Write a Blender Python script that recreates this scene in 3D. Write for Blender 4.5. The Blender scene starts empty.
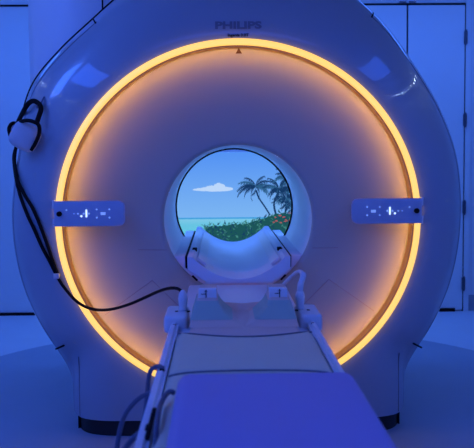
import bpy, bmesh, math, random
from mathutils import Vector, Matrix
random.seed(7)
S = bpy.context.scene
COL = S.collection
pi = math.pi

# ---------------------------------------------------------------- camera
F = 900.0
cam_d = bpy.data.cameras.new('camera'); cam = bpy.data.objects.new('camera', cam_d); COL.objects.link(cam)
CAM = Vector((-0.09, -4.37, 1.365))
ROT = Matrix.Rotation(-math.radians(1.08), 4, 'Z') @ Matrix.Rotation(pi/2 - math.radians(4.07), 4, 'X') @ Matrix.Rotation(-math.radians(0.45), 4, 'Z')
cam.matrix_world = Matrix.Translation(CAM) @ ROT
cam_d.sensor_width = 36; cam_d.lens = F/474*36
cam_d.dof.use_dof = True; cam_d.dof.focus_distance = 4.5; cam_d.dof.aperture_fstop = 6.5
S.camera = cam
# ---------------------------------------------------------------- world, lights, exposure
w = bpy.data.worlds.new('world'); S.world = w; w.use_nodes = True
w.node_tree.nodes['Background'].inputs[0].default_value = (0.03, 0.1, 0.6, 1)
w.node_tree.nodes['Background'].inputs[1].default_value = 0.05
S.view_settings.view_transform = 'Standard'; S.view_settings.look = 'None'
S.view_settings.exposure = 0.0; S.view_settings.gamma = 1.0
BLUE = (0.05, 0.19, 1.0)
def area(name, loc, target, sx, sy, power, col):
    l = bpy.data.lights.new(name, 'AREA'); l.shape = 'RECTANGLE'; l.size = sx; l.size_y = sy
    l.energy = power; l.color = col
    o = bpy.data.objects.new(name, l); COL.objects.link(o); o.location = loc
    o.rotation_euler = (Vector(target)-Vector(loc)).to_track_quat('-Z', 'Y').to_euler()
    return o
area('cove_light_rear', (0, 2.5, 2.93), (0, 2.9, 0), 5.5, .5, 50, BLUE)
DEEP = (0.03, 0.125, 1.0)
area('cove_light_left', (-2.05, -3.0, 2.96), (-2.05, -3.0, 0), .45, 4.0, 44, DEEP)
area('cove_light_right', (2.1, -3.0, 2.96), (2.1, -3.0, 0), .45, 4.0, 28, DEEP)
area('column_fill', (-2.1, -0.5, 2.95), (-.9, .6, 2.3), .5, 1.0, 19, (.045, .16, 1.0))  # unseen lamp added to brighten the column
area('front_fill', (0.0, -4.6, 2.96), (0, -4.6, 0), 2.2, .6, 9, (0.05, 0.11, .9))  # weak unseen lamp, added as fill for the front

# ---------------------------------------------------------------- helpers
def at(px, py, Y):
    """photo pixel -> the point on the plane y=Y"""
    d = ROT.to_3x3() @ Vector(((px-237)/F, (224-py)/F, -1))
    return CAM + d*((Y-CAM.y)/d.y)
def mat(name, col, rough=.4, metal=0, coat=0, bump=0, emis=None, estr=0, noise=0, nscale=6, spec=.5):
    m = bpy.data.materials.new(name); m.use_nodes = True; nt = m.node_tree
    b = nt.nodes['Principled BSDF']
    b.inputs['Base Color'].default_value = (*col, 1); b.inputs['Roughness'].default_value = rough
    b.inputs['Metallic'].default_value = metal; b.inputs['Coat Weight'].default_value = coat
    b.inputs['Coat Roughness'].default_value = .02; b.inputs['Specular IOR Level'].default_value = spec
    if emis: b.inputs['Emission Color'].default_value = (*emis, 1); b.inputs['Emission Strength'].default_value = estr
    tc = nt.nodes.new('ShaderNodeTexCoord')
    if noise:
        n = nt.nodes.new('ShaderNodeTexNoise'); n.inputs['Scale'].default_value = nscale; n.inputs['Detail'].default_value = 4
        r = nt.nodes.new('ShaderNodeMix'); r.data_type = 'RGBA'
        r.inputs[6].default_value = (*[c*(1-noise) for c in col], 1); r.inputs[7].default_value = (*[min(1, c*(1+noise)) for c in col], 1)
        nt.links.new(tc.outputs['Object'], n.inputs['Vector']); nt.links.new(n.outputs['Fac'], r.inputs[0]); nt.links.new(r.outputs[2], b.inputs['Base Color'])
    if bump:
        n = nt.nodes.new('ShaderNodeTexNoise'); n.inputs['Scale'].default_value = 350
        bp = nt.nodes.new('ShaderNodeBump'); bp.inputs['Strength'].default_value = bump; bp.inputs['Distance'].default_value = .002
        nt.links.new(tc.outputs['Object'], n.inputs['Vector']); nt.links.new(n.outputs['Fac'], bp.inputs['Height']); nt.links.new(bp.outputs[0], b.inputs['Normal'])
    return m
M = dict(
 wall=mat('wall_paint', (.72, .74, .78), .7, noise=.03, nscale=2),
 door=mat('door_laminate', (.74, .76, .8), .45, noise=.02, nscale=3),
 ceil=mat('ceiling_paint', (.7, .7, .72), .8, noise=.02),
 floor=mat('floor_vinyl', (.66, .7, .76), .5, noise=.05, nscale=3),
 disc=mat('floor_disc_vinyl', (.36, .41, .5), .5, noise=.06, nscale=3),
 cover=mat('scanner_gloss_plastic', (.36, .40, .47), .3, coat=1.0, noise=.015, nscale=2),
 dish=mat('scanner_satin_plastic', (.36, .46, .44), .5, noise=.02, nscale=2),
 bore=mat('bore_plastic', (.80, .83, .9), .45, noise=.02),
 white=mat('white_plastic', (.8, .8, .82), .4, noise=.02),
 seam=mat('seam_rubber', (.012, .012, .02), .8, noise=.2, spec=.05),
 dseam=mat('soft_seam', (.2, .19, .22), .6, noise=.1),
 dseam2=mat('dish_joint', (.3, .29, .31), .6, noise=.1),
 black=mat('black_rubber', (.004, .004, .006), .7, noise=.3, spec=.15),
 base=mat('black_plinth', (.012, .011, .013), .5, noise=.2),
 cuff=mat('grey_cup_foam', (.62, .6, .62), .8, bump=.3, noise=.06, nscale=30),
 beige=mat('beige_coil_shell', (.80, .58, .48), .5, noise=.04, nscale=5),
 teal=mat('teal_foam_pad', (.45, .56, .45), .7, bump=.3, noise=.06),
 label=mat('label_white', (.95, .9, .9), .5, noise=.02),
 pad=mat('mattress_vinyl', (.78, .69, .50), .55, bump=.2, noise=.04, nscale=5),
 cushion=mat('blue_cushion_vinyl', (.42, .33, .62), .6, bump=.2, noise=.03, nscale=4),
 cable=mat('navy_cable', (.1, .11, .17), .45, noise=.1),
 logo=mat('logo_print', (.19, .2, .26), .5, noise=.05),
 tri=mat('marker_print', (.08, .035, .015), .5, noise=.05),
 metal=mat('hinge_metal', (.12, .12, .15), .4, metal=.8, noise=.1),
 panel=mat('panel_face', (.5, .55, .68), .3, noise=.02),
 print=mat('panel_print', (.75, .8, .9), .4, noise=.02, emis=(.3, .5, 1), estr=.45),
 led=mat('panel_led', (.8, .85, 1), .4, emis=(.55, .72, 1), estr=1.6),
 ring=mat('amber_light_strip', (.7, .55, .25), .4, emis=(1, .56, .075), estr=1.25),
 glow=mat('amber_lamp_strip', (.9, .8, .6), .4, emis=(1, .36, .07), estr=72), lip=mat('amber_lip', (.45, .22, .08), .5, emis=(1, .35, .05), estr=.14),  # the lip is no lamp; its faint glow is put into the material
 borelamp=mat('bore_lamp', (.9, .9, 1), .4, emis=(.15, .37, 1), estr=9.5),
)
def link(name, me, m, parent=None, smooth=True, kind=None, label=None):
    me.name = name
    for x in (m if isinstance(m, list) else [m]): me.materials.append(x)
    if smooth:
        for p in me.polygons: p.use_smooth = True
    o = bpy.data.objects.new(name, me); COL.objects.link(o)
    if parent is not None:
        o.parent = parent; o.matrix_parent_inverse = parent_world(parent).inverted()
    if kind: o['kind'] = kind
    if label: o['label'] = label
    return o
def parent_world(o):
    m = o.matrix_basis.copy() if o.type == 'EMPTY' or not o.parent else Matrix()
    return m
def bm2(name, bm, m, parent=None, **k):
    bmesh.ops.recalc_face_normals(bm, faces=bm.faces)
    me = bpy.data.meshes.new(name); bm.to_mesh(me); bm.free()
    return link(name, me, m, parent, **k)
def thing(name, label, cat, loc=(0, 0, 0), group=None):
    o = bpy.data.objects.new(name, None); COL.objects.link(o); o.location = loc
    o.empty_display_size = .1
    return tag(o, label, cat, group)
def tag(o, label, cat, group=None):
    o['label'] = label; o['category'] = cat
    if group: o['group'] = group
    return o
def box(bm, x0, x1, y0, y1, z0, z1, bev=0, seg=3):
    r = bmesh.ops.create_cube(bm, size=1)
    vs = r['verts']
    for v in vs:
        v.co = Vector((x0+(v.co.x+.5)*(x1-x0), y0+(v.co.y+.5)*(y1-y0), z0+(v.co.z+.5)*(z1-z0)))
    if bev:
        es = {e for v in vs for e in v.link_edges}
        bmesh.ops.bevel(bm, geom=list(es), offset=bev, segments=seg, affect='EDGES', profile=.5)
    return bm
def boxo(name, b, m, parent=None, bev=0, seg=3, **k):
    bm = bmesh.new(); box(bm, *b, bev=bev, seg=seg)
    k.setdefault('smooth', False)
    o = bm2(name, bm, m, parent, **k)
    if bev: shade(o)
    return o
def shade(o, ang=40):
    for p in o.data.polygons: p.use_smooth = True
    o.data.set_sharp_from_angle(angle=math.radians(ang))
def smooth_path(pts, n=8, closed=False):
    P = [Vector(p) for p in pts]; out = []
    N = len(P)
    for i in range(N if closed else N-1):
        if closed: a, b, c, d = P[i-1], P[i], P[(i+1) % N], P[(i+2) % N]
        else: a, b, c, d = P[max(i-1, 0)], P[i], P[i+1], P[min(i+2, N-1)]
        for k in range(n):
            t = k/n
            out.append(.5*((2*b)+(c-a)*t+(2*a-5*b+4*c-d)*t*t+(3*b-a-3*c+d)*t**3))
    if not closed: out.append(P[-1])
    return out
def tube(bm, path, rad, seg=10, closed=False, flat=1.0, up=None):
    N = len(path); rings = []
    prev = None
    for i, p in enumerate(path):
        if closed: t = path[(i+1) % N]-path[i-1]
        else: t = path[min(i+1, N-1)]-path[max(i-1, 0)]
        t.normalize()
        if up is not None: n = Vector(up)
        else: n = prev if prev is not None else (Vector((0, 0, 1)) if abs(t.z) < .8 else Vector((0, 1, 0)))
        n = (n - t*n.dot(t)).normalized(); prev = n
        b = t.cross(n)
        r = rad(i/(N-1)) if callable(rad) else rad
        rings.append([bm.verts.new(p+(n*math.cos(a)*flat+b*math.sin(a))*r) for a in [2*pi*k/seg for k in range(seg)]])
    M_ = N if closed else N-1
    for i in range(M_):
        A, B = rings[i], rings[(i+1) % N]
        for k in range(seg): bm.faces.new((A[k], A[(k+1) % seg], B[(k+1) % seg], B[k]))
    if not closed:
        bm.faces.new(rings[0]); bm.faces.new(rings[-1][::-1])
def tubeo(name, pts, rad, m, parent=None, n=8, closed=False, seg=10, raw=False, flat=1.0, up=None, **k):
    bm = bmesh.new(); tube(bm, [Vector(p) for p in pts] if raw else smooth_path(pts, n, closed), rad, seg, closed, flat, up)
    return bm2(name, bm, m, parent, **k)
def prism(bm, poly, y0, y1, bev=0):
    """polygon in x-z extruded along y"""
    A = [bm.verts.new((x, y0, z)) for x, z in poly]; B = [bm.verts.new((x, y1, z)) for x, z in poly]
    n = len(poly); fs = []
    for i in range(n): fs.append(bm.faces.new((A[i], A[(i+1) % n], B[(i+1) % n], B[i])))
    fs.append(bm.faces.new(A[::-1])); fs.append(bm.faces.new(B))
    if bev: bmesh.ops.bevel(bm, geom=[e for e in {e for f in fs[-2:] for e in f.edges}], offset=bev, segments=3, affect='EDGES', profile=.5)
def lathe(bm, prof, axis_pt, axis='Y', seg=96, closed_prof=False):
    """prof: list of (r, h); axis Y: h along +y"""
    rings = []
    for k in range(seg):
        a = 2*pi*k/seg; c, s = math.cos(a), math.sin(a)
        if axis == 'Y': rings.append([bm.verts.new((axis_pt[0]+r*c, axis_pt[1]+h, axis_pt[2]+r*s)) for r, h in prof])
        else: rings.append([bm.verts.new((axis_pt[0]+r*c, axis_pt[1]+r*s, axis_pt[2]+h)) for r, h in prof])
    n = len(prof)
    for k in range(seg):
        A, B = rings[k], rings[(k+1) % seg]
        for i in range(n if closed_prof else n-1):
            j = (i+1) % n
            try: bm.faces.new((A[i], A[j], B[j], B[i]))
            except ValueError: pass
    bmesh.ops.remove_doubles(bm, verts=bm.verts, dist=1e-5)

# ---------------------------------------------------------------- room
XL, XR, YB, YF, ZC = -3.2, 3.2, 3.6, -6.0, 3.0
boxo('floor', (XL, XR, YF, YB, -.08, 0), M['floor'], kind='structure')
boxo('ceiling', (XL, XR, YF, YB, ZC, ZC+.08), M['ceil'], kind='structure')
boxo('wall_left', (XL-.08, XL, YF, YB, 0, ZC), M['wall'], kind='structure')
boxo('wall_right', (XR, XR+.08, YF, YB, 0, ZC), M['wall'], kind='structure')
boxo('wall_back', (XL, XR, YB, YB+.08, 0, ZC), M['wall'], kind='structure')
boxo('wall_front', (XL, XR, YF-.08, YF, 0, ZC), M['wall'], kind='structure')
# darker circle on the floor
bm = bmesh.new(); lathe(bm, [(0, 0), (0, .003), (1.90, .003), (1.905, 0)], (.03, 1.0, 0), 'Z', 128)
bm2('floor_disc', bm, M['disc'], smooth=False, kind='structure')
# dark joint line on the left wall, and black kick line
boxo('trim_1', (XL, -1.5, YB-.006, YB, 2.708, 2.725), M['seam'], kind='structure')
boxo('trim_2', (XL, -1.0, YB-.012, YB, .0, .026), M['black'], kind='structure')
# double doors on the right
def door(i, x0, x1):
    return boxo('door_%d' % i, (x0, x1, YB-.035, YB, .012, 2.70), M['door'], bev=.003, seg=1, kind='structure')
boxo('trim_3', (1.02, 2.085, YB-.02, YB, 2.695, 2.72), M['seam'], kind='structure')
boxo('trim_4', (1.02, 1.034, YB-.02, YB, 0, 2.70), M['seam'], kind='structure')
d1 = door(1, 1.036, 1.556); d2 = door(2, 1.570, 2.068)
boxo('trim_5', (1.558, 1.568, YB-.02, YB, 0.02, 2.70), M['seam'], kind='structure')
boxo('trim_6', (2.070, 2.079, YB-.02, YB, 0.0, 2.70), M['seam'], kind='structure')
boxo('trim_7', (2.079, 2.125, YB-.03, YB, 0, 2.74), M['wall'], kind='structure')
boxo('trim_8', (1.84, 2.0, YB-.05, YB-.036, 0, .03), M['black'], kind='structure')
boxo('baseboard_right', (2.125, XR, YB-.015, YB, 0, .14), mat('baseboard_vinyl', (.28, .3, .36), .6, noise=.05), kind='structure')
for z in (2.42, 1.70, .93, .25):
    bm = bmesh.new(); box(bm, 2.060, 2.088, YB-.055, YB-.03, z-.055, z+.055, bev=.004)
    tube(bm, [Vector((2.074, YB-.055, z-.065)), Vector((2.074, YB-.055, z+.065))], .009)
    h = bm2('hinge', bm, M['metal'], d2); shade(h)
bm = bmesh.new()
for x in (1.52, 1.606): box(bm, x-.03, x+.03, YB-.045, YB-.03, 2.722, 2.735)
bm2('door_catch', bm, M['metal'], d1, smooth=False)

# rows of small downlights along both sides of the ceiling (outside the frame, mirrored in the glossy cover)
lamp_m = mat('downlight_lens', (.9, .9, .9), .4, emis=(.6, .78, 1), estr=75)
first = None
for sx in (-1, 1):
    for k in range(14):
        if first is None:
            bm = bmesh.new(); lathe(bm, [(0, -.02), (.010, -.016), (.016, -.008), (.018, 0)], (0, 0, 0), 'Z', 16)
            first = o = bm2('downlight', bm, lamp_m)
        else:
            o = first.copy(); COL.objects.link(o)
        o.location = (sx*2.93, 1.6-.55*k, ZC)
        tag(o, 'small round downlight in the row along the %s edge of the ceiling' % ('left' if sx < 0 else 'right'), 'downlight', 'downlights along the %s edge of the ceiling' % ('left' if sx < 0 else 'right'))

# ---------------------------------------------------------------- scanner
CZ = 1.07     # bore centre height
scan = thing('mri_scanner', 'huge round white MRI scanner with a glowing amber ring around its open bore', 'MRI scanner', (0, 0, 0))
R0 = .895
tab_r = [(-45, 1.166), (-34, 1.168), (-20, 1.166), (0, 1.166), (17, 1.184), (27, 1.190), (40, 1.205), (54, 1.255), (70, 1.31), (90, 1.33)]
tab_l = [(-45, 1.166), (-34, 1.168), (-20, 1.17), (0, 1.168), (17, 1.175), (27, 1.23), (34, 1.255), (44, 1.25), (54, 1.255), (70, 1.31), (90, 1.33)]
def interp(tb, a):
    if a <= tb[0][0]: return tb[0][1]
    for i in range(len(tb)-1):
        if a <= tb[i+1][0]:
            (a0, r0), (a1, r1) = tb[i], tb[i+1]
            m0 = (r1-tb[i-1][1])/(a1-tb[i-1][0]) if i > 0 else (r1-r0)/(a1-a0)
            m1 = (tb[i+2][1]-r0)/(tb[i+2][0]-a0) if i+2 < len(tb) else 0
            h = a1-a0; t = (a-a0)/h
            return (2*t**3-3*t*t+1)*r0+(t**3-2*t*t+t)*h*m0+(-2*t**3+3*t*t)*r1+(t**3-t*t)*h*m1
    return tb[-1][1]
ZB = .085     # underside of the white body
def outline(th):
    """radius of the outer silhouette at angle th (0 = +x, pi/2 = up)"""
    c, s = math.cos(th), math.sin(th)
    e = math.degrees(math.atan2(s, abs(c)))
    down = (CZ-ZB)/max(-s, 1e-6) if s < 0 else 9
    if e < -15:
        circ = interp(tab_r if c > 0 else tab_l, max(e, -40))
        side = .848/max(abs(c), 1e-6)
        foot = 1/((1/side)**40+(1/down)**40)**(1/40)
        return min((circ**60+foot**60)**(1/60), down)
    return interp(tab_r if c > 0 else tab_l, e)
DEP = .36; PW = .85
def ydep(th, r, s=None):
    P = outline(th)
    if s is None: s = max(0, min(1, (r-R0)/(P-R0)))**(1/PW)
    y = DEP*(1-math.sqrt(max(0, 1-s*s)))
    e = math.degrees(math.asin(max(-1, min(1, math.sin(th)))))
    if e < -34:
        k = min(1, (-34-e)/13); k = k*k*(3-2*k)
        q = max(0, min(1, (abs(r*math.cos(th))-.60)/(.845-.60)))
        y = y*(1-k)+.17*(1-math.sqrt(1-min(.999, q*q)))*k
    return y
def cover_pt(th, r, off=0):
    return Vector((r*math.cos(th), ydep(th, r)-off, CZ+r*math.sin(th)))
def cover_t(th, t, off=0):
    P = outline(th); a = t*pi/2
    r = R0+(P-R0)*math.sin(a)**PW
    n_r, n_y = math.sin(a), -math.cos(a)
    return Vector(((r+off*n_r)*math.cos(th), ydep(th, r, math.sin(a))+off*n_y, CZ+(r+off*n_r)*math.sin(th)))
def on_cover(px, py, off):
    """the point a little in front of the cover that shows at this place of the photo"""
    Y = .1
    for _ in range(12):
        q = at(px, py, Y); th = math.atan2(q.z-CZ, q.x); r = math.hypot(q.x, q.z-CZ)
        Y = .5*Y+.5*((ydep(th, min(r, outline(th))) if r > R0 else 0)-off)
    return at(px, py, Y)
NT = 360
bm = bmesh.new(); rings = []
ts = [i/22 for i in range(23)]
for k in range(NT):
    th = 2*pi*k/NT; row = []
    row.append(bm.verts.new((R0*math.cos(th), .08, CZ+R0*math.sin(th))))
    row.append(bm.verts.new((R0*math.cos(th), .004, CZ+R0*math.sin(th))))
    for t in ts: row.append(bm.verts.new(cover_t(th, t)))
    rings.append(row)
for k in range(NT):
    A, B = rings[k], rings[(k+1) % NT]
    for i in range(len(A)-1): bm.faces.new((A[i], A[i+1], B[i+1], B[i]))
o = bm2('front_cover', bm, M['cover'], scan); shade(o, 50)
# rear body
bm = bmesh.new(); rings = []
prof = [(1.0, 0), (.997, .002), (.997, .6), (.99, 1.3), (.97, 1.6), (.93, 1.72), (.86, 1.76)]
for k in range(NT):
    th = 2*pi*k/NT; row = []
    P = outline(th)
    ye = ydep(th, P, 1)
    for s, y in prof: row.append(bm.verts.new((P*s*math.cos(th), max(y, ye+y) if y < .01 else y, max(ZB, CZ+P*s*math.sin(th)))))
    for r in (.62, .6): row.append(bm.verts.new((r*math.cos(th), 1.77 if r > .61 else 1.74, CZ+r*math.sin(th))))
    rings.append(row)
for k in range(NT):
    A, B = rings[k], rings[(k+1) % NT]
    for i in range(len(A)-1): bm.faces.new((A[i], A[i+1], B[i+1], B[i]))
o = bm2('rear_body', bm, M['cover'], scan); shade(o, 50)
# black plinth
bm = bmesh.new(); pts = []
for (x, y) in [(-.828, 1.6), (-.828, .30), (-.812, .17), (-.77, .09), (-.70, .045), (-.55, .02), (0, .01), (.55, .02), (.70, .045), (.77, .09), (.812, .17), (.828, .30), (.828, 1.6)]: pts.append(Vector((x, y, 0)))
sp = smooth_path(pts, 5)
A = [bm.verts.new(p) for p in sp]; B = [bm.verts.new(p+Vector((0, 0, .088))) for p in sp]
n = len(sp)
for i in range(n): bm.faces.new((A[i], A[(i+1) % n], B[(i+1) % n], B[i]))
bm.faces.new(A[::-1]); bm.faces.new(B)
o = bm2('plinth', bm, M['base'], scan, label='black base plinth'); shade(o)
# light ring
bm = bmesh.new()
prof = [(.8925, .05), (.8925, -.010), (.888, -.022), (.876, -.030), (.865, -.030), (.8585, -.026), (.8575, .05)]
lathe(bm, prof, (0, 0, CZ), seg=200, closed_prof=True)
bm2('ring_light', bm, M['ring'], scan, label='glowing amber ring light')
# dish
bm = bmesh.new(); prof = [(.857, .10), (.857, .080), (.850, .074), (.843, .074)]
for i in range(1, 31):
    u = i/30; r = .843-(.843-.395)*u
    prof.append((r, .074+.026*u))
for i in range(1, 9):
    a = i/8*pi/2; prof.append((.395-.025*math.sin(a), .100+.025*(1-math.cos(a))))
DISH = prof[3:]
def dish_y(r):
    for i in range(len(DISH)-1):
        if DISH[i][0] >= r >= DISH[i+1][0]:
            t = (DISH[i][0]-r)/(DISH[i][0]-DISH[i+1][0]+1e-9); return DISH[i][1]*(1-t)+DISH[i+1][1]*t
    return DISH[-1][1]
lathe(bm, prof, (0, 0, CZ), seg=200)
o = bm2('front_dish', bm, M['dish'], scan)
bm = bmesh.new(); lathe(bm, [(.8575, .078), (.8575, -.028), (.8545, -.029), (.8512, -.026), (.8508, -.0160), (.8550, -.0155), (.8550, .078)], (0, 0, CZ), seg=200, closed_prof=True)
bm2('ring_lip', bm, M['lip'], scan, label='slim amber inner lip of the ring light')
# lamp strip tucked behind the lip, facing the dish rim
bm = bmesh.new(); lathe(bm, [(.8510, -.0154), (.8549, -.0148)], (0, 0, CZ), seg=200)
bm2('dish_light', bm, M['glow'], scan, label='amber lamp strip washing the dish edge')
# bore
BR = .370; BE = 1.30
bm = bmesh.new(); lathe(bm, [(BR, .125), (BR, .5), (BR, .9), (BR, BE), (BR+.02, BE)], (0, 0, CZ), seg=160)
bm2('bore_tube', bm, M['bore'], scan)
bm = bmesh.new(); lathe(bm, [(BR-.004+.006*math.cos(a), BE+.006*math.sin(a)) for a in [k*pi/4 for k in range(8)]], (0, 0, CZ), seg=160, closed_prof=True)
bm2('bore_gasket', bm, M['black'], scan, label='thin black gasket at the far end of the bore')
bm = bmesh.new(); lathe(bm, [(BR+.005, BE+.005), (BR+.03, BE+.06), (.46, 1.5), (.6, 1.74)], (0, 0, CZ), seg=160)
bm2('rear_flare', bm, M['bore'], scan)
# unseen lamp ring behind the gasket, added to light the bore walls
bm = bmesh.new(); a_ = [(.415+.012*math.cos(k*pi/4), 1.42+.012*math.sin(k*pi/4)) for k in range(8)]
lathe(bm, a_, (0, 0, CZ), seg=120, closed_prof=True)
bm2('bore_lamp', bm, M['borelamp'], scan, label='unseen ring of blue-white lamps added to light the bore')
bm = bmesh.new(); q = at(174, 203, 1.29); box(bm, q.x-.012, q.x+.006, 1.27, 1.30, q.z-.03, q.z+.03, bev=.004)
bm2('gasket_clip', bm, M['black'], scan)
# bridge in the lower bore
poly = []
a0 = math.atan2(-.185, -.32); 
ang0 = math.atan2(-.185, -math.sqrt(BR**2-.185**2)); ang1 = math.atan2(-.185, math.sqrt(BR**2-.185**2))
ang0 = -pi-(-ang0) if ang0 > 0 else ang0
N = 30
for k in range(N+1):
    a = ang0+(ang1-ang0)*k/N; poly.append(((BR-.001)*math.cos(a), CZ+(BR-.001)*math.sin(a)))
poly += [(.268, CZ-.185), (.266, CZ-.243), (.165, CZ-.318), (-.165, CZ-.318), (-.266, CZ-.243), (-.268, CZ-.185)]
bm = bmesh.new(); prism(bm, poly, .12, 1.76)
o = bm2('bore_bridge', bm, M['bore'], scan); shade(o, 30)
# black liner in the gap of the bridge
inner = [(.2665, CZ-.186), (.2645, CZ-.242), (.164, CZ-.3165), (-.164, CZ-.3165), (-.2645, CZ-.242), (-.2665, CZ-.186)]
inn2 = [(-.2545, CZ-.186), (-.2535, CZ-.235), (-.157, CZ-.306), (.157, CZ-.306), (.2535, CZ-.235), (.2545, CZ-.186)]
bm = bmesh.new(); prism(bm, inner+inn2, .118, 1.75)
o = bm2('bridge_gap', bm, M['black'], scan, smooth=False, label='black gap line around the tray')

# seams on the cover
def cover_curve(name, f, r, m='seam'):
    return tubeo(name, f, r, M[m], scan, raw=True, seg=6)
d = math.radians
cover_curve('cover_seam', [cover_t(d(a), .62) for a in range(-33, 57)], .0022, 'dseam')
cover_curve('cover_seam', [cover_t(d(a), .62) for a in range(125, 214)], .0022, 'dseam')
for a, b in (((56, 349), (64, 345.5)), ((413.5, 343.5), (421.5, 347.5))): cover_curve('cover_notch', [on_cover(a[0]+(b[0]-a[0])*k/4, a[1]+(b[1]-a[1])*k/4, 0) for k in range(5)], .005)
for a in (56, 125.5): cover_curve('panel_joint', [cover_t(d(a), t) for t in (.60, .68, .76, .84, .9, .95, 1)], .004)
# edge joint between front cover and rear body
cover_curve('edge_joint', [cover_t(d(a), .86, .001) for a in range(100, 153)], .0055)
for sg in (-1, 1):
    pts = []
    x = .80
    for z in [ZB+.01+i*.03 for i in range(11)]:
        th = math.atan2(z-CZ, sg*x); r = math.hypot(x, z-CZ); p = cover_pt(th, min(r, outline(th)*.995)); pts.append(p)
    cover_curve('foot_seam', pts, .0022, 'dseam')
# seams on the dish
def dish_p(px, py):
    q = at(px, py, .09)
    for _ in range(4):
        r = math.hypot(q.x, q.z-CZ); q = at(px, py, dish_y(r))
    return q
def dish_seam(a, b, name='dish_seam'):
    pts = [dish_p(a[0]+(b[0]-a[0])*k/14, a[1]+(b[1]-a[1])*k/14) for k in range(15)]
    return tubeo(name, pts, .0016, M['dseam2'], scan, raw=True, seg=6)
for l in [((101, 321), (152, 281)), ((152, 281), (182, 310)), ((378, 317), (329, 280)), ((329, 280), (299, 310)), ((138, 250), (167, 250)), ((312, 248), (338, 248))]:
    dish_seam(*l)
# writing
def text_on(name, body, size, cx, z, m, width=None, bold=0, fn=None):
    c = bpy.data.curves.new(name, 'FONT'); c.body = body; c.size = size; c.align_x = 'CENTER'; c.align_y = 'CENTER'
    c.extrude = .0015; c.offset = bold; c.resolution_u = 3
    o = bpy.data.objects.new(name, c); COL.objects.link(o); bpy.context.view_layer.update()
    dg = bpy.context.evaluated_depsgraph_get(); me = bpy.data.meshes.new_from_object(o.evaluated_get(dg))
    bpy.data.objects.remove(o); bpy.data.curves.remove(c)
    xs = [v.co.x for v in me.vertices]; w0 = max(xs)-min(xs); k = width/w0 if width else 1
    for v in me.vertices:
        x, zz = cx+v.co.x*k, z+v.co.y
        v.co = Vector((x, fn(x, zz)-v.co.z-.0006, zz))
    return link(name, me, m, scan, smooth=False)
def cov_y(x, z): return cover_pt(math.atan2(z-CZ, x), math.hypot(x, z-CZ)).y
q = at(238, 22.8, .03); text_on('brand_lettering', 'PHILIPS', .047, q.x, q.z, M['logo'], width=.225, bold=.0022, fn=cov_y)
q = at(238, 31.9, .01); text_on('model_lettering', 'Ingenia 3.0T', .019, q.x, q.z, M['base'], width=.10, bold=.0006, fn=cov_y)
q = at(239, 46.3, .02); bm = bmesh.new()
yy = dish_y(math.hypot(q.x, q.z-CZ))
V = [bm.verts.new((q.x+dx, yy-.004, q.z+dz)) for dx, dz in ((-.016, -.013), (.016, -.013), (0, .015))]
V2 = [bm.verts.new(v.co+Vector((0, .006, 0))) for v in V]
bm.faces.new(V); bm.faces.new(V2[::-1])
for i in range(3): bm.faces.new((V[i], V2[i], V2[(i+1) % 3], V[(i+1) % 3]))
bm2('alignment_triangle', bm, M['tri'], scan, smooth=False, label='small dark orange triangle mark')
# column on top left
bm = bmesh.new(); poly = []
xa, xb, ya, yb = -1.165, -.35, .50, 1.35
for k in range(49):
    t = k/48; x = xa+(xb-xa)*t; u = 2*t-1
    poly.append((x, .90-.50*math.sqrt(max(0, 1-abs(u)**2.4))))
poly += [(xb, yb), (xa, yb)]
A = [bm.verts.new((x, y, 1.75)) for x, y in poly]; B = [bm.verts.new((x, y, ZC-.005)) for x, y in poly]
n = len(poly)
for i in range(n): bm.faces.new((A[i], A[(i+1) % n], B[(i+1) % n], B[i]))
bm.faces.new(A[::-1]); bm.faces.new(B)
o = bm2('top_column', bm, M['door'], scan, label='tall pale column cover rising behind the scanner rim'); shade(o, 35)
q = at(103, 10, .42); u = 2*(q.x-xa)/(xb-xa)-1; ys = .90-.50*math.sqrt(1-abs(u)**2.4)
tubeo('column_seam', [(q.x, ys, 1.9), (q.x, ys, ZC-.01)], .0045, M['seam'], scan, raw=True, seg=6)

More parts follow.
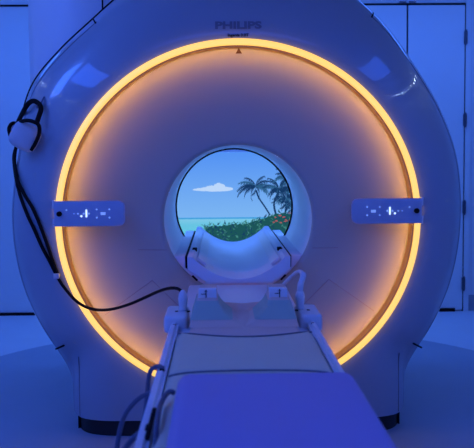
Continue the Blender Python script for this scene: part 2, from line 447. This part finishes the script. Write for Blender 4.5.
# control panels
def control_panel(sg):
    x0, x1 = .548, .888; z0, z1 = CZ+.043-.061, CZ+.043+.061
    rc = .03; pts = []
    for cx, cz, a0, rr in ((x0+rc, z0+rc, 180, rc), (x1-.004, z0+.004, 270, .004), (x1-.004, z1-.004, 0, .004), (x0+rc, z1-rc, 90, rc)):
        for k in range(7):
            a = d(a0+k*15); pts.append((sg*(cx+rr*math.cos(a)), cz+rr*math.sin(a)))
    bm = bmesh.new(); prism(bm, pts, -.034, -.016, bev=.0035)
    p = bm2('control_panel', bm, M['panel'], scan, smooth=False); shade(p, 50)
    boxo('panel_bracket', (min(sg*.60, sg*.88), max(sg*.60, sg*.88), -.017, .10, CZ+.005, CZ+.08), M['panel'], p, bev=.006)
    # white end clamps next to the light ring
    for z in (z0+.016, z1-.016):
        boxo('end_clamp', (min(sg*.886, sg*.896), max(sg*.886, sg*.896), -.034, .01, z-.02, z+.02), M['white'], p, bev=.002)
    yf = -.0345; cz = CZ+.043
    bm = bmesh.new(); lathe(bm, [(0, -.014), (.010, -.014), (.0125, -.011), (.0125, 0)], (sg*.862, yf, cz), seg=24)
    bm2('knob', bm, M['black'], p, label='round black knob')
    def dot(name, x, z, r, m):
        bm = bmesh.new(); lathe(bm, [(0, -.002), (r, -.002), (r, 0)], (sg*x, yf, cz+z), seg=14); bm2(name, bm, M[m], p, smooth=False)
    for x, z, r, m in [(.828, .018, .004, 'print'), (.828, -.018, .003, 'panel'), (.792, 0, .003, 'print'), (.773, 0, .004, 'print'), (.757, -.012, .0045, 'led'), (.745, 0, .0045, 'print'), (.72, 0, .0045, 'print'),
                       (.683, .02, .004, 'print'), (.683, -.02, .004, 'print'), (.622, .02, .004, 'print'), (.622, -.02, .0045, 'print')]:
        dot('button', x, z, r, m)
    boxo('display_bar', (min(sg*.729, sg*.736), max(sg*.729, sg*.736), yf-.002, yf, cz-.017, cz+.019), M['led'], p)
    boxo('button', (min(sg*.641, sg*.664), max(sg*.641, sg*.664), yf-.0015, yf, cz-.007, cz+.006), M['print'], p, label='pale rectangular key')
control_panel(-1); control_panel(1)

# the ring opening of this scanner is very slightly wider than it is tall
def ease(t): t = max(0, min(1, t)); return t*t*(3-2*t)
done = set()
for o in list(COL.objects):
    if o.parent is scan and o.type == 'MESH' and o.name.split('.')[0] in ('front_cover', 'ring_light', 'ring_lip', 'dish_light', 'front_dish', 'dish_seam', 'alignment_triangle', 'brand_lettering', 'model_lettering', 'cover_seam'):
        for v in o.data.vertices:
            x, z = v.co.x, v.co.z-CZ; r = math.hypot(x, z)
            if r < .4: continue
            P = outline(math.atan2(z, x))
            g = ease((r-.4)/.44) if r < R0 else 1-ease((r-R0)/(P-R0))
            v.co.x = x*(1-.0055*g); v.co.z = CZ+z*(1-.0245*g)+.005*g

# ---------------------------------------------------------------- tray in the bore
def arc_pts(hw, ztop, dip, n=24): return [(x, ztop-dip*(1-(x/hw)**2)) for x in [hw-2*hw*k/n for k in range(n+1)]]
ztop = .895
tray = thing('scanner_tray', 'pale blue curved plastic tray lying along the inside of the bore', 'tray', (0, .0, .77))
poly = [(-.251, ztop), (-.250, CZ-.233), (-.155, CZ-.302), (.155, CZ-.302), (.250, CZ-.233), (.251, ztop)]
top = arc_pts(.225, ztop-.004, .105)
poly = poly + [(.225, ztop)] + top[1:-1] + [(-.225, ztop)]
bm = bmesh.new(); prism(bm, poly, -.02, 2.0)
o = bm2('tray_body', bm, M['bore'], tray); shade(o, 35)
for sg in (-1, 1):
    bm = bmesh.new(); x = sg*.185; z = ztop-.105*(1-(x/.225)**2)+.003
    q = [Vector((sg*.165, 0, ztop-.105*(1-(.165/.225)**2)+.001)), Vector((sg*.205, 0, ztop-.105*(1-(.205/.225)**2)+.001))]
    n = Vector((-(q[1].z-q[0].z), 0, q[1].x-q[0].x)).normalized()
    if n.z < 0: n = -n
    pl = [q[0], q[1], q[1]+n*.012, q[0]+n*.012]
    prism(bm, [(v.x, v.z) for v in pl], .02, 1.7)
    bm2('side_strip', bm, M['white'], tray, smooth=False)
    for (yy, zz) in ((.35, .885),):
        boxo('latch', (sg*.226-.012, sg*.226+.012, yy, yy+.09, ztop-.016, ztop+.004), M['seam'], tray, bev=.003, label='small dark latch')
    q0 = Vector((sg*.215, -.024, CZ-.276))
    tubeo('latch', [q0+Vector((sg*.012, 0, .012)), q0-Vector((sg*.012, 0, .012))], .005, M['seam'], tray, raw=True, label='small dark latch')

# ---------------------------------------------------------------- patient table
TC = -.01
tbl = thing('patient_table', 'long narrow patient table with pale side rails leading up to the bore', 'patient table', (TC, -1.8, 0))
boxo('tabletop', (TC-.235, TC+.235, -3.45, -.03, .70, .762), M['white'], tbl, bev=.012)
for sg in (-1, 1):
    poly = [(TC+sg*.236, .70), (TC+sg*.25, .694), (TC+sg*.262, .71), (TC+sg*.262, .775), (TC+sg*.256, .785), (TC+sg*.243, .787), (TC+sg*.238, .779), (TC+sg*.231, .779), (TC+sg*.231, .763), (TC+sg*.236, .763)]
    bm = bmesh.new(); prism(bm, poly, -3.45, -1.18); o = bm2('side_rail', bm, M['white'], tbl); shade(o, 35)
    # connector block
    x0, x1 = sorted((TC+sg*.285, TC+sg*.202))
    bm = bmesh.new(); box(bm, x0, x1, -1.175, -.93, .745, .808, bev=.012)
    o = bm2('connector_block', bm, M['white'], tbl); shade(o)
    for dx in (-.022, .022): boxo('socket', (TC+sg*.222+dx-.006, TC+sg*.222+dx+.006, -1.08, -1.06, .806, .8095), M['black'], o, bev=.002)
    bm = bmesh.new(); lathe(bm, [(0, .0085), (.006, .0085), (.006, 0)], (TC+sg*.245, -1.215, .779), 'Z', 12); bm2('screw', bm, M['dseam'], tbl, smooth=False)
boxo('undertray', (TC-.19, TC+.19, -3.3, -.2, .63, .702), M['white'], tbl, bev=.02)
boxo('lift_column', (TC-.14, TC+.14, -2.5, -1.2, .10, .64), M['white'], tbl, bev=.03)
boxo('table_base', (TC-.17, TC+.17, -2.9, -.6, .0, .12), M['white'], tbl, bev=.03)
# strap slots on the left rail
for (px, py) in ((162, 371), (148, 432)):
    Y = -4.37+.58*900/(py-160); q = at(px, py, Y)
    boxo('rail_slot', (q.x-.006, q.x+.006, Y-.02, Y+.02, .780, .791), M['black'], tbl, bev=.003)
boxo('rail_slot', (-.252, -.242, -2.52, -2.30, .780, .7905), M['seam'], tbl, bev=.003)

# mattress: rests on the tabletop
def mattress(name, x0, x1, ya, yb, z0, z1, m, label, cat, arcd=0, crown=.006, r=.02):
    bm = bmesh.new(); NX, NY = 28, 40; top = []; bot = []
    for i in range(NX+1):
        u = 2*i/NX-1; x = x0+(x1-x0)*i/NX; tr = []; br = []
        for j in range(NY+1):
            v = j/NY; yend = yb-arcd*(1-u*u); y = ya+(yend-ya)*v
            e = min(min(i, NX-i)/NX*(x1-x0), min(j, NY-j)/NY*(yb-ya))
            k = min(1, e/r); zz = z1-(z1-z0)*.55*(1-math.sqrt(max(0, 1-(1-k)**2)))+crown*(1-u*u)
            tr.append(bm.verts.new((x, y, zz))); br.append(bm.verts.new((x, y, z0)))
        top.append(tr); bot.append(br)
    for i in range(NX):
        for j in range(NY):
            bm.faces.new((top[i][j], top[i+1][j], top[i+1][j+1], top[i][j+1])); bm.faces.new((bot[i][j], bot[i][j+1], bot[i+1][j+1], bot[i+1][j]))
    for i in range(NX):
        bm.faces.new((top[i][0], bot[i][0], bot[i+1][0], top[i+1][0])); bm.faces.new((top[i][NY], top[i+1][NY], bot[i+1][NY], bot[i][NY]))
    for j in range(NY):
        bm.faces.new((top[0][j], top[0][j+1], bot[0][j+1], bot[0][j])); bm.faces.new((top[NX][j], bot[NX][j], bot[NX][j+1], top[NX][j+1]))
    o = bm2(name, bm, m); shade(o, 60); tag(o, label, cat); return o
mattress('mattress', TC-.226, TC+.226, -1.985, -1.40, .763, .797, M['pad'], 'grey green mattress section on the table just below the head support', 'mattress', arcd=.13)
mattress('mattress', TC-.226, TC+.226, -3.40, -1.993, .763, .797, M['pad'], 'grey green mattress section on the table running under the blue cushion', 'mattress')
for o in [o for o in COL.objects if o.name.startswith('mattress')]:
    ys = [v.co.y for v in o.data.vertices]; yb = max(ys)
    arcd = .13 if o.name == 'mattress' else 0
    pts = [(TC+.222*u, yb-arcd*(1-u*u)-.004, .7975+.006*(1-u*u)-.008*u**8) for u in [k/12-1 for k in range(25)]]
    tubeo('piping', pts, .0026, M['dseam'], o, n=2, label='dark piping on the edge')
# foreground cushion
bm = bmesh.new(); box(bm, -.192, .220, -3.30, -2.30, .806, .874, bev=.03, seg=6)
o = bm2('cushion', bm, M['cushion']); shade(o, 50); tag(o, 'big smooth violet blue cushion lying at the near end of the table', 'cushion')

# ---------------------------------------------------------------- head support
hs = thing('head_support', 'beige U-shaped head support with teal corner pads, on the table before the bore', 'head support', (TC, -1.2, .763))
# base plate with a raised rear lip, as a height field
bm = bmesh.new(); NX, NY = 48, 36; y0, y1 = -1.485, -.96; G = []; G0 = []
def hs_h(x, y):
    u = abs(x-TC)/.2; v = (y-y0)/(y1-y0)
    rise = .006+.022*min(1, v*1.5)
    wall = .045*max(0, min(1, (u-.28)/.35))**2*max(0, min(1, (v-.1)/.5))
    rear = .03*max(0, min(1, (v-.80)/.15))**2*(1-.35*max(0, 1-u*1.6))
    return .775+rise+rear
for i in range(NX+1):
    u = 2*i/NX-1; r_, s_ = [], []
    for j in range(NY+1):
        v = j/NY; w_ = .198-.040*v
        front = -1.393-.13*(1-u*u)
        y = front+(y1-front)*v; x = TC+u*w_
        e = min(min(i, NX-i)/NX*.4, min(j, NY-j)/NY*.5); k = min(1, e/.02)
        z = .765+(hs_h(x, y)-.765)*(.45+.55*math.sqrt(max(0, 1-(1-k)**2)))
        r_.append(bm.verts.new((x, y, z))); s_.append(bm.verts.new((x, y, .765)))
    G.append(r_); G0.append(s_)
for i in range(NX):
    for j in range(NY):
        bm.faces.new((G[i][j], G[i+1][j], G[i+1][j+1], G[i][j+1])); bm.faces.new((G0[i][j], G0[i][j+1], G0[i+1][j+1], G0[i+1][j]))
    bm.faces.new((G[i][0], G0[i][0], G0[i+1][0], G[i+1][0])); bm.faces.new((G[i][NY], G[i+1][NY], G0[i+1][NY], G0[i][NY]))
for j in range(NY):
    bm.faces.new((G[0][j], G[0][j+1], G0[0][j+1], G0[0][j])); bm.faces.new((G[NX][j], G0[NX][j], G0[NX][j+1], G[NX][j+1]))
o = bm2('headrest', bm, M['beige'], hs); shade(o, 60)
def tower(sg):
    def loft(h0, h1, n, grow=0):
        bm = bmesh.new(); rs = []
        for k in range(n+1):
            h = h0+(h1-h0)*k/n; z = .778+.118*h
            xi = .094-.07*((1-h)/.8)**3; xo = .194-.037*h; yf = -1.43+.32*h**.5; yb = -.975-.01*h
            xi -= grow; xo += grow; yf -= grow
            rc = .014; ring = []
            for cx, cy, a0 in ((xi+rc, yf+rc, 180), (xo-rc, yf+rc, 270), (xo-rc, yb-rc, 0), (xi+rc, yb-rc, 90)):
                for q in range(5):
                    a = d(a0+q*22.5); ring.append(bm.verts.new((TC+sg*(cx+rc*math.cos(a)), cy+rc*math.sin(a), z)))
            rs.append(ring)
        L = len(rs[0])
        for A, B in zip(rs, rs[1:]):
            for q in range(L): bm.faces.new((A[q], A[(q+1) % L], B[(q+1) % L], B[q]))
        bm.faces.new(rs[0][::-1]); bm.faces.new(rs[-1]); return bm
    o = bm2('side_tower', loft(.12, 1, 18), M['beige'], hs); shade(o, 50)
    o = bm2('corner_pad', loft(.27, .70, 14, .0025), M['teal'], hs, label='teal corner pad'); shade(o, 50)
    # white label plate on the front of the tower
    fx = .128; h = .86; yf = -1.43+.32*h**.5
    x0, x1 = sorted((TC+sg*(fx-.033), TC+sg*(fx+.033)))
    o = boxo('label_plate', (x0, x1, yf-.014, yf+.02, .864, .902), M['label'], hs, bev=.004, label='white label plate')
    yy = yf-.0145; cx = TC+sg*(fx+.005)
    boxo('label_mark', (cx-.0018, cx+.0018, yy-.001, yy, .867, .899), M['black'], o)
    boxo('label_mark', (min(cx, cx-.018), max(cx, cx-.018), yy-.001, yy, .882, .8845), M['black'], o)
    boxo('label_mark', (cx-.008, cx+.006, yy-.001, yy, .892, .8935), M['dseam'], o)
tower(-1); tower(1)

# ---------------------------------------------------------------- plugs and cords
def plug_body(parent, x, y, z):
    bm = bmesh.new()
    lathe(bm, [(0, 0), (.017, 0), (.018, .006), (.015, .014), (.0165, .03), (.018, .045), (.016, .06), (.010, .071), (.0065, .076), (0, .077)], (x, y, z), 'Z', 24)
    return bm2('plug', bm, M['white'], parent)
# right: white tube
wt = thing('tube_connector', 'white plug with a looping white tube standing on the right connector block', 'connector', (.205, -1.05, .808))
plug_body(wt, .205, -1.05, .8085)
tubeo('tube', [(.205, -1.05, .87), (.207, -1.05, .90)] + [at(px, py, Y) for px, py, Y in ((301, 283, -1.03), (303, 275, -1.0), (299, 271.5, -.95), (292, 276, -.88), (284, 284, -.8), (280, 290, -.75))], lambda t: .0115 if t < .45 else .0095-.003*t, M['white'], wt)
# headphones
HY = .16
hp = thing('headphones', 'black and grey headphones hanging from a hook on the left side of the scanner', 'headphones', on_cover(30, 148, .05))
def H(px, py, off=.02): return on_cover(px, py, off)
tubeo('headband', [H(17, 128, .02), H(19, 120, .03), H(24, 110, .04), H(29, 103, .045), H(34, 101, .045), H(39, 104, .04), H(41, 109, .035), H(39, 116, .04), H(37, 122, .05)], .0125, M['black'], hp, flat=.55, up=(0, 1, 0))
def cup(cx, cy, off, sx, sz, tilt, nm, mm, lab=None, th=.03):
    bm = bmesh.new(); c = H(cx, cy, off); R_ = Matrix.Rotation(tilt, 3, 'Y')
    n = 28; prof = [(0, -1), (.55, -.97), (.85, -.75), (1, -.2), (1, .4), (.85, .9), (0, 1)]
    rings = []
    for r, h in prof:
        ring = []
        for k in range(n):
            a = 2*pi*k/n; ca, sa = math.cos(a), math.sin(a)
            e = .58
            p = Vector((sx*r*math.copysign(abs(ca)**e, ca), h*th, sz*r*math.copysign(abs(sa)**e, sa)))
            ring.append(bm.verts.new(c+R_ @ p))
        rings.append(ring)
    for A, B in zip(rings, rings[1:]):
        for k in range(n):
            bm.faces.new((A[k], A[(k+1) % n], B[(k+1) % n], B[k]))
    bmesh.ops.remove_doubles(bm, verts=bm.verts, dist=1e-5)
    return bm2(nm, bm, mm, hp, label=lab)
cup(25, 136.5, .075, .070, .066, .5, 'ear_cup', M['cuff'], 'large pale grey ear cup')
cup(14, 131, .0, .022, .052, .2, 'ear_cup', M['cuff'], 'ear cup seen edge on', th=.02)
tubeo('cup_yoke', [H(10.5, 136, .02), H(9, 129, .02), H(11.5, 124, .02), H(16, 123.5, .02), H(20, 127, .03), H(19, 134, .04)], .010, M['black'], hp)
tubeo('cup_yoke', [H(11.5, 141, .11), H(12.5, 133, .115), H(17, 125.5, .12), H(23, 121, .12), H(31, 121, .12), H(38.5, 125, .10), H(39, 134, .07), H(35, 144, .05), H(31, 150, .05)], .0095, M['black'], hp)
tubeo('cable', [H(16, 147, .03), H(14, 155, .03), H(14, 163, .03), H(16, 178, .03), H(20, 195, .02), H(27, 214, .02), H(34, 229, .015), H(42, 247, .014), H(50, 262, .014), H(56, 274, .016)], .0085, M['black'], hp)
tubeo('cable', [H(16, 147, .045), H(14.6, 160, .045), H(17, 178, .035), H(24, 194, .02), H(33, 209, .015), H(41, 228, .014), H(48, 247, .014), H(53, 262, .014), H(57.5, 274, .016)], .0085, M['black'], hp)
q = H(57, 276, .018); boxo('cable_clip', (q.x-.016, q.x+.012, q.y-.013, q.y+.013, q.z-.013, q.z+.013), M['cuff'], hp, bev=.004, label='grey cable clip')
cC = [H(57.5, 277, .018), H(62, 284.5, .02), H(67, 291, .025), at(74, 299, -.05), at(82, 305, -.08), at(92, 309, -.13), at(103, 310, -.2), at(115, 308.5, -.3), at(130, 304, -.45), at(145, 297.5, -.6), at(157, 292, -.75), at(168, 288.5, -.88), at(177, 288.5, -.98), at(182.5, 292, -1.045)]
tubeo('cable', cC, lambda t: .008-.002*t, M['black'], hp)
plug_body(hp, at(183, 300, -1.05).x, -1.05, .8085)
# hook that carries the headphones: part of the scanner
tubeo('hook', [on_cover(44, 97, .0), on_cover(42, 101, .02), on_cover(40, 105, .03), on_cover(37.5, 107.5, .05), on_cover(36.5, 105, .06)], .0045, M['logo'], scan)

# thin leads clipped along the left table rail
def lead(lab, pts, r=.0065):
    o = tubeo('table_lead', pts, r, M['cable'], None); tag(o, lab, 'cable'); return o
def T(px, py, Y): return at(px, py, Y)
lead('thin dark lead looping off the topmost slot of the left table rail', [T(163, 371, -1.91), T(161, 367, -1.9), T(157, 366.5, -1.88), T(151, 370, -1.86), T(148.5, 380, -1.86), T(147, 395, -1.87), T(145, 412, -1.90), T(141, 432, -1.95), T(138, 455, -2.0)])
lead('thin dark lead arching far out from the left table rail towards the floor', [T(154, 393.5, -2.11), T(148, 394, -2.1), T(141, 397, -2.09), T(133, 404, -2.08), T(125, 415, -2.07), T(120, 430, -2.07), T(117, 448, -2.08), T(116, 470, -2.1)])
lead('thick dark lead leaving the lowest slot of the left table rail', [T(148.5, 432, -2.41), T(146, 429.5, -2.41), T(140, 433, -2.42), T(132, 440, -2.43), T(125, 449, -2.45), T(118, 465, -2.48)], .007)
lead('dark lead curving between the left rail and the blue cushion', [T(174, 393, -2.285), T(170, 391.5, -2.28), T(165, 396, -2.3), T(160, 406, -2.36), T(157.5, 420, -2.47), T(156, 436, -2.54), T(155, 450, -2.585), T(154, 456, -2.6)], .006)

# ---------------------------------------------------------------- screen behind the scanner
scr = thing('display_screen', 'bright display screen showing a tropical beach, seen through the bore', 'screen', (.04, YB-.1, 0))
SY = 3.46
q = at(235, 152, SY); ZT = q.z; SX = q.x
boxo('screen_housing', (SX-.86, SX+.86, SY+.004, YB-.001, .45, ZT+.03), M['white'], scr, bev=.01)
boxo('screen_stand', (SX-.3, SX+.3, SY+.03, YB-.02, 0, .46), M['seam'], scr, bev=.01)
def emat(name, c, s=1.0, grad=None):
    m = bpy.data.materials.new(name); m.use_nodes = True; nt = m.node_tree; nt.nodes.clear()
    o = nt.nodes.new('ShaderNodeOutputMaterial'); e = nt.nodes.new('ShaderNodeEmission'); e.inputs[0].default_value = (*c, 1); e.inputs[1].default_value = s
    nt.links.new(e.outputs[0], o.inputs[0])
    if grad:
        tc = nt.nodes.new('ShaderNodeTexCoord'); sp = nt.nodes.new('ShaderNodeSeparateXYZ'); mr = nt.nodes.new('ShaderNodeMapRange'); mx = nt.nodes.new('ShaderNodeMix'); mx.data_type = 'RGBA'
        mr.inputs[1].default_value = grad[0]; mr.inputs[2].default_value = grad[1]
        mx.inputs[6].default_value = (*c, 1); mx.inputs[7].default_value = (*grad[2], 1)
        nt.links.new(tc.outputs['Object'], sp.inputs[0]); nt.links.new(sp.outputs[2], mr.inputs[0]); nt.links.new(mr.outputs[0], mx.inputs[0]); nt.links.new(mx.outputs[2], e.inputs[0])
    return m
E = [emat('pix_sky', (.22, .50, .93), .95, (ZT-.60, ZT, (.09, .30, .95))), emat('pix_cloud', (.50, .68, .96), 1), emat('pix_sea', (.14, .58, .80), .95, (.8, ZT-.56, (.25, .62, .86))),
     emat('pix_palm', (.008, .04, .13), 1), emat('pix_leaf', (.012, .09, .10), 1), emat('pix_leaf_light', (.06, .26, .24), 1), emat('pix_flower', (.42, .10, .12), 1), emat('pix_palm_light', (.025, .11, .25), 1), emat('pix_seafar', (.06, .36, .75), 1)]
bm = bmesh.new(); lay = [0]
def poly2(pts, mi, dy):
    try:
        f = bm.faces.new([bm.verts.new((x, SY-dy, z)) for x, z in pts]); f.material_index = mi
    except ValueError: pass
K = (YB*0+SY+4.37)/F
def uv(px, py):
    q = at(px, py, SY); return (q.x, q.z)
zh = uv(235, 217.5)[1]
poly2([(SX-.84, zh), (SX+.84, zh), (SX+.84, ZT), (SX-.84, ZT)], 0, .001)
poly2([(SX-.84, .48), (SX+.84, .48), (SX+.84, zh), (SX-.84, zh)], 2, .001)
poly2([(SX-.84, zh-.012), (SX+.84, zh-.012), (SX+.84, zh+.002), (SX-.84, zh+.002)], 8, .0015)
def blob(px, py, rx, ry, mi, dy, n=14, j=.15):
    c = uv(px, py); poly2([(c[0]+rx*K*(1+random.uniform(-j, j))*math.cos(2*pi*k/n), c[1]+ry*K*(1+random.uniform(-j, j))*math.sin(2*pi*k/n)) for k in range(n)], mi, dy)
for px, py, rx, ry in ((204, 189.5, 11, 1.6), (214, 189, 14, 2.6), (219, 186.5, 6, 3.2), (225, 189, 8, 2.2), (211, 187.5, 5, 2), (218.5, 184.5, 2.2, 1.8)): blob(px, py, rx, ry, 1, .002+.0001*px/200, 18, .1)
def frond(cx, cy, ang, L, mi, dy, droop=.5, w=1.0):
    n = 7; pts = []
    x, y = cx, cy; a = ang
    for k in range(n+1):
        pts.append((x, y)); x += math.cos(a)*L/n; y -= math.sin(a)*L/n
        a += (-droop if math.cos(ang) > 0 else droop)/n*1.6
    for k in range(n):
        (x0, y0), (x1, y1) = pts[k], pts[k+1]
        t = k/n; wd = w*(1.0+2.2*math.sin(pi*min(1, t+.15)))
        dx, dy_ = x1-x0, y1-y0
        p = uv(x0, y0-.35); q = uv(x1, y1-.35); r = uv(x1+dx*.1, y1+.35); s = uv(x0, y0+.35)
        poly2([p, q, r, s], mi, dy)
        for m in range(2):
            bx, by = x0+dx*m/2, y0+dy_*m/2
            poly2([uv(bx, by), uv(bx+dx*.55, by+dy_*.55), uv(bx+dx*.7+random.uniform(-.5, .5), by+wd+random.uniform(-.3, .6))], mi, dy)
            poly2([uv(bx, by), uv(bx+dx*.55, by+dy_*.55), uv(bx+dx*.9, by-wd*.45)], mi, dy)
def trunk(pts, w, mi, dy):
    sp = smooth_path([Vector((a, b, 0)) for a, b in pts], 5)
    poly2([uv(p.x-w, p.y) for p in sp]+[uv(p.x+w, p.y) for p in reversed(sp)], mi, dy)
trunk([(270, 215), (265, 207), (259, 198), (256, 190)], .9, 3, .004)
trunk([(276, 215), (274, 205), (276, 197), (280, 188)], 1.0, 3, .004)
trunk([(285, 215), (287, 200), (289, 185)], 1.0, 3, .004)
for i, (a, L) in enumerate(((20, 16), (50, 13), (80, 12), (110, 12), (140, 15), (165, 17), (195, 15), (225, 14), (-10, 15), (-45, 12), (-80, 9), (180, 19), (0, 14))):
    frond(255.5, 186, math.radians(a), L*1.22, 3 if i % 4 else 7, .005+i*.00005, .85, 1.35)
for cx, cy, nn, L in ((279, 189, 19, 17), (289, 178, 17, 17), (286, 198, 17, 15), (292, 205, 13, 13), (291, 162, 8, 17)):
    for i in range(nn): frond(cx, cy, math.radians(360*i/nn+random.uniform(-9, 9)), L*random.uniform(.75, 1.05), 3 if i % 4 else 7, .0056+i*.00004, .9, 1.15)
# bushes
def bushtop(px): return 225.5 if px < 207 else (225-3*(px-207)/40 if px < 247 else 222-10*min(1, (px-247)/30))
pp = [uv(202, 245)]+[uv(p, bushtop(p)+1.5+random.uniform(-.8, .8)) for p in range(206, 312, 2)]+[uv(330, 245)]
poly2(pp, 4, .0062)
for k in range(420):
    px = random.uniform(204, 310); top_ = bushtop(px); py = random.uniform(top_, 240); a = math.radians(random.uniform(30, 150)); L = random.uniform(2.5, 6)
    x1, y1 = px+math.cos(a)*L, py-math.sin(a)*L*.8
    poly2([uv(px-.8, py), uv(px+.8, py), uv(x1, y1)], random.choice((4, 5, 3, 4)), .0064+k*.000003)
for k in range(15):
    blob(random.uniform(271, 292), random.uniform(213, 223), random.uniform(.8, 2), random.uniform(.5, 1), 6, .0082+k*.00001, 7, .4)
for f in bm.faces:
    if f.normal.y > 0: f.normal_flip()
me = bpy.data.meshes.new('beach_picture'); bm.to_mesh(me); bm.free()
link('beach_picture', me, E, scr, smooth=False, label='lit picture of palms, sea and one cloud')
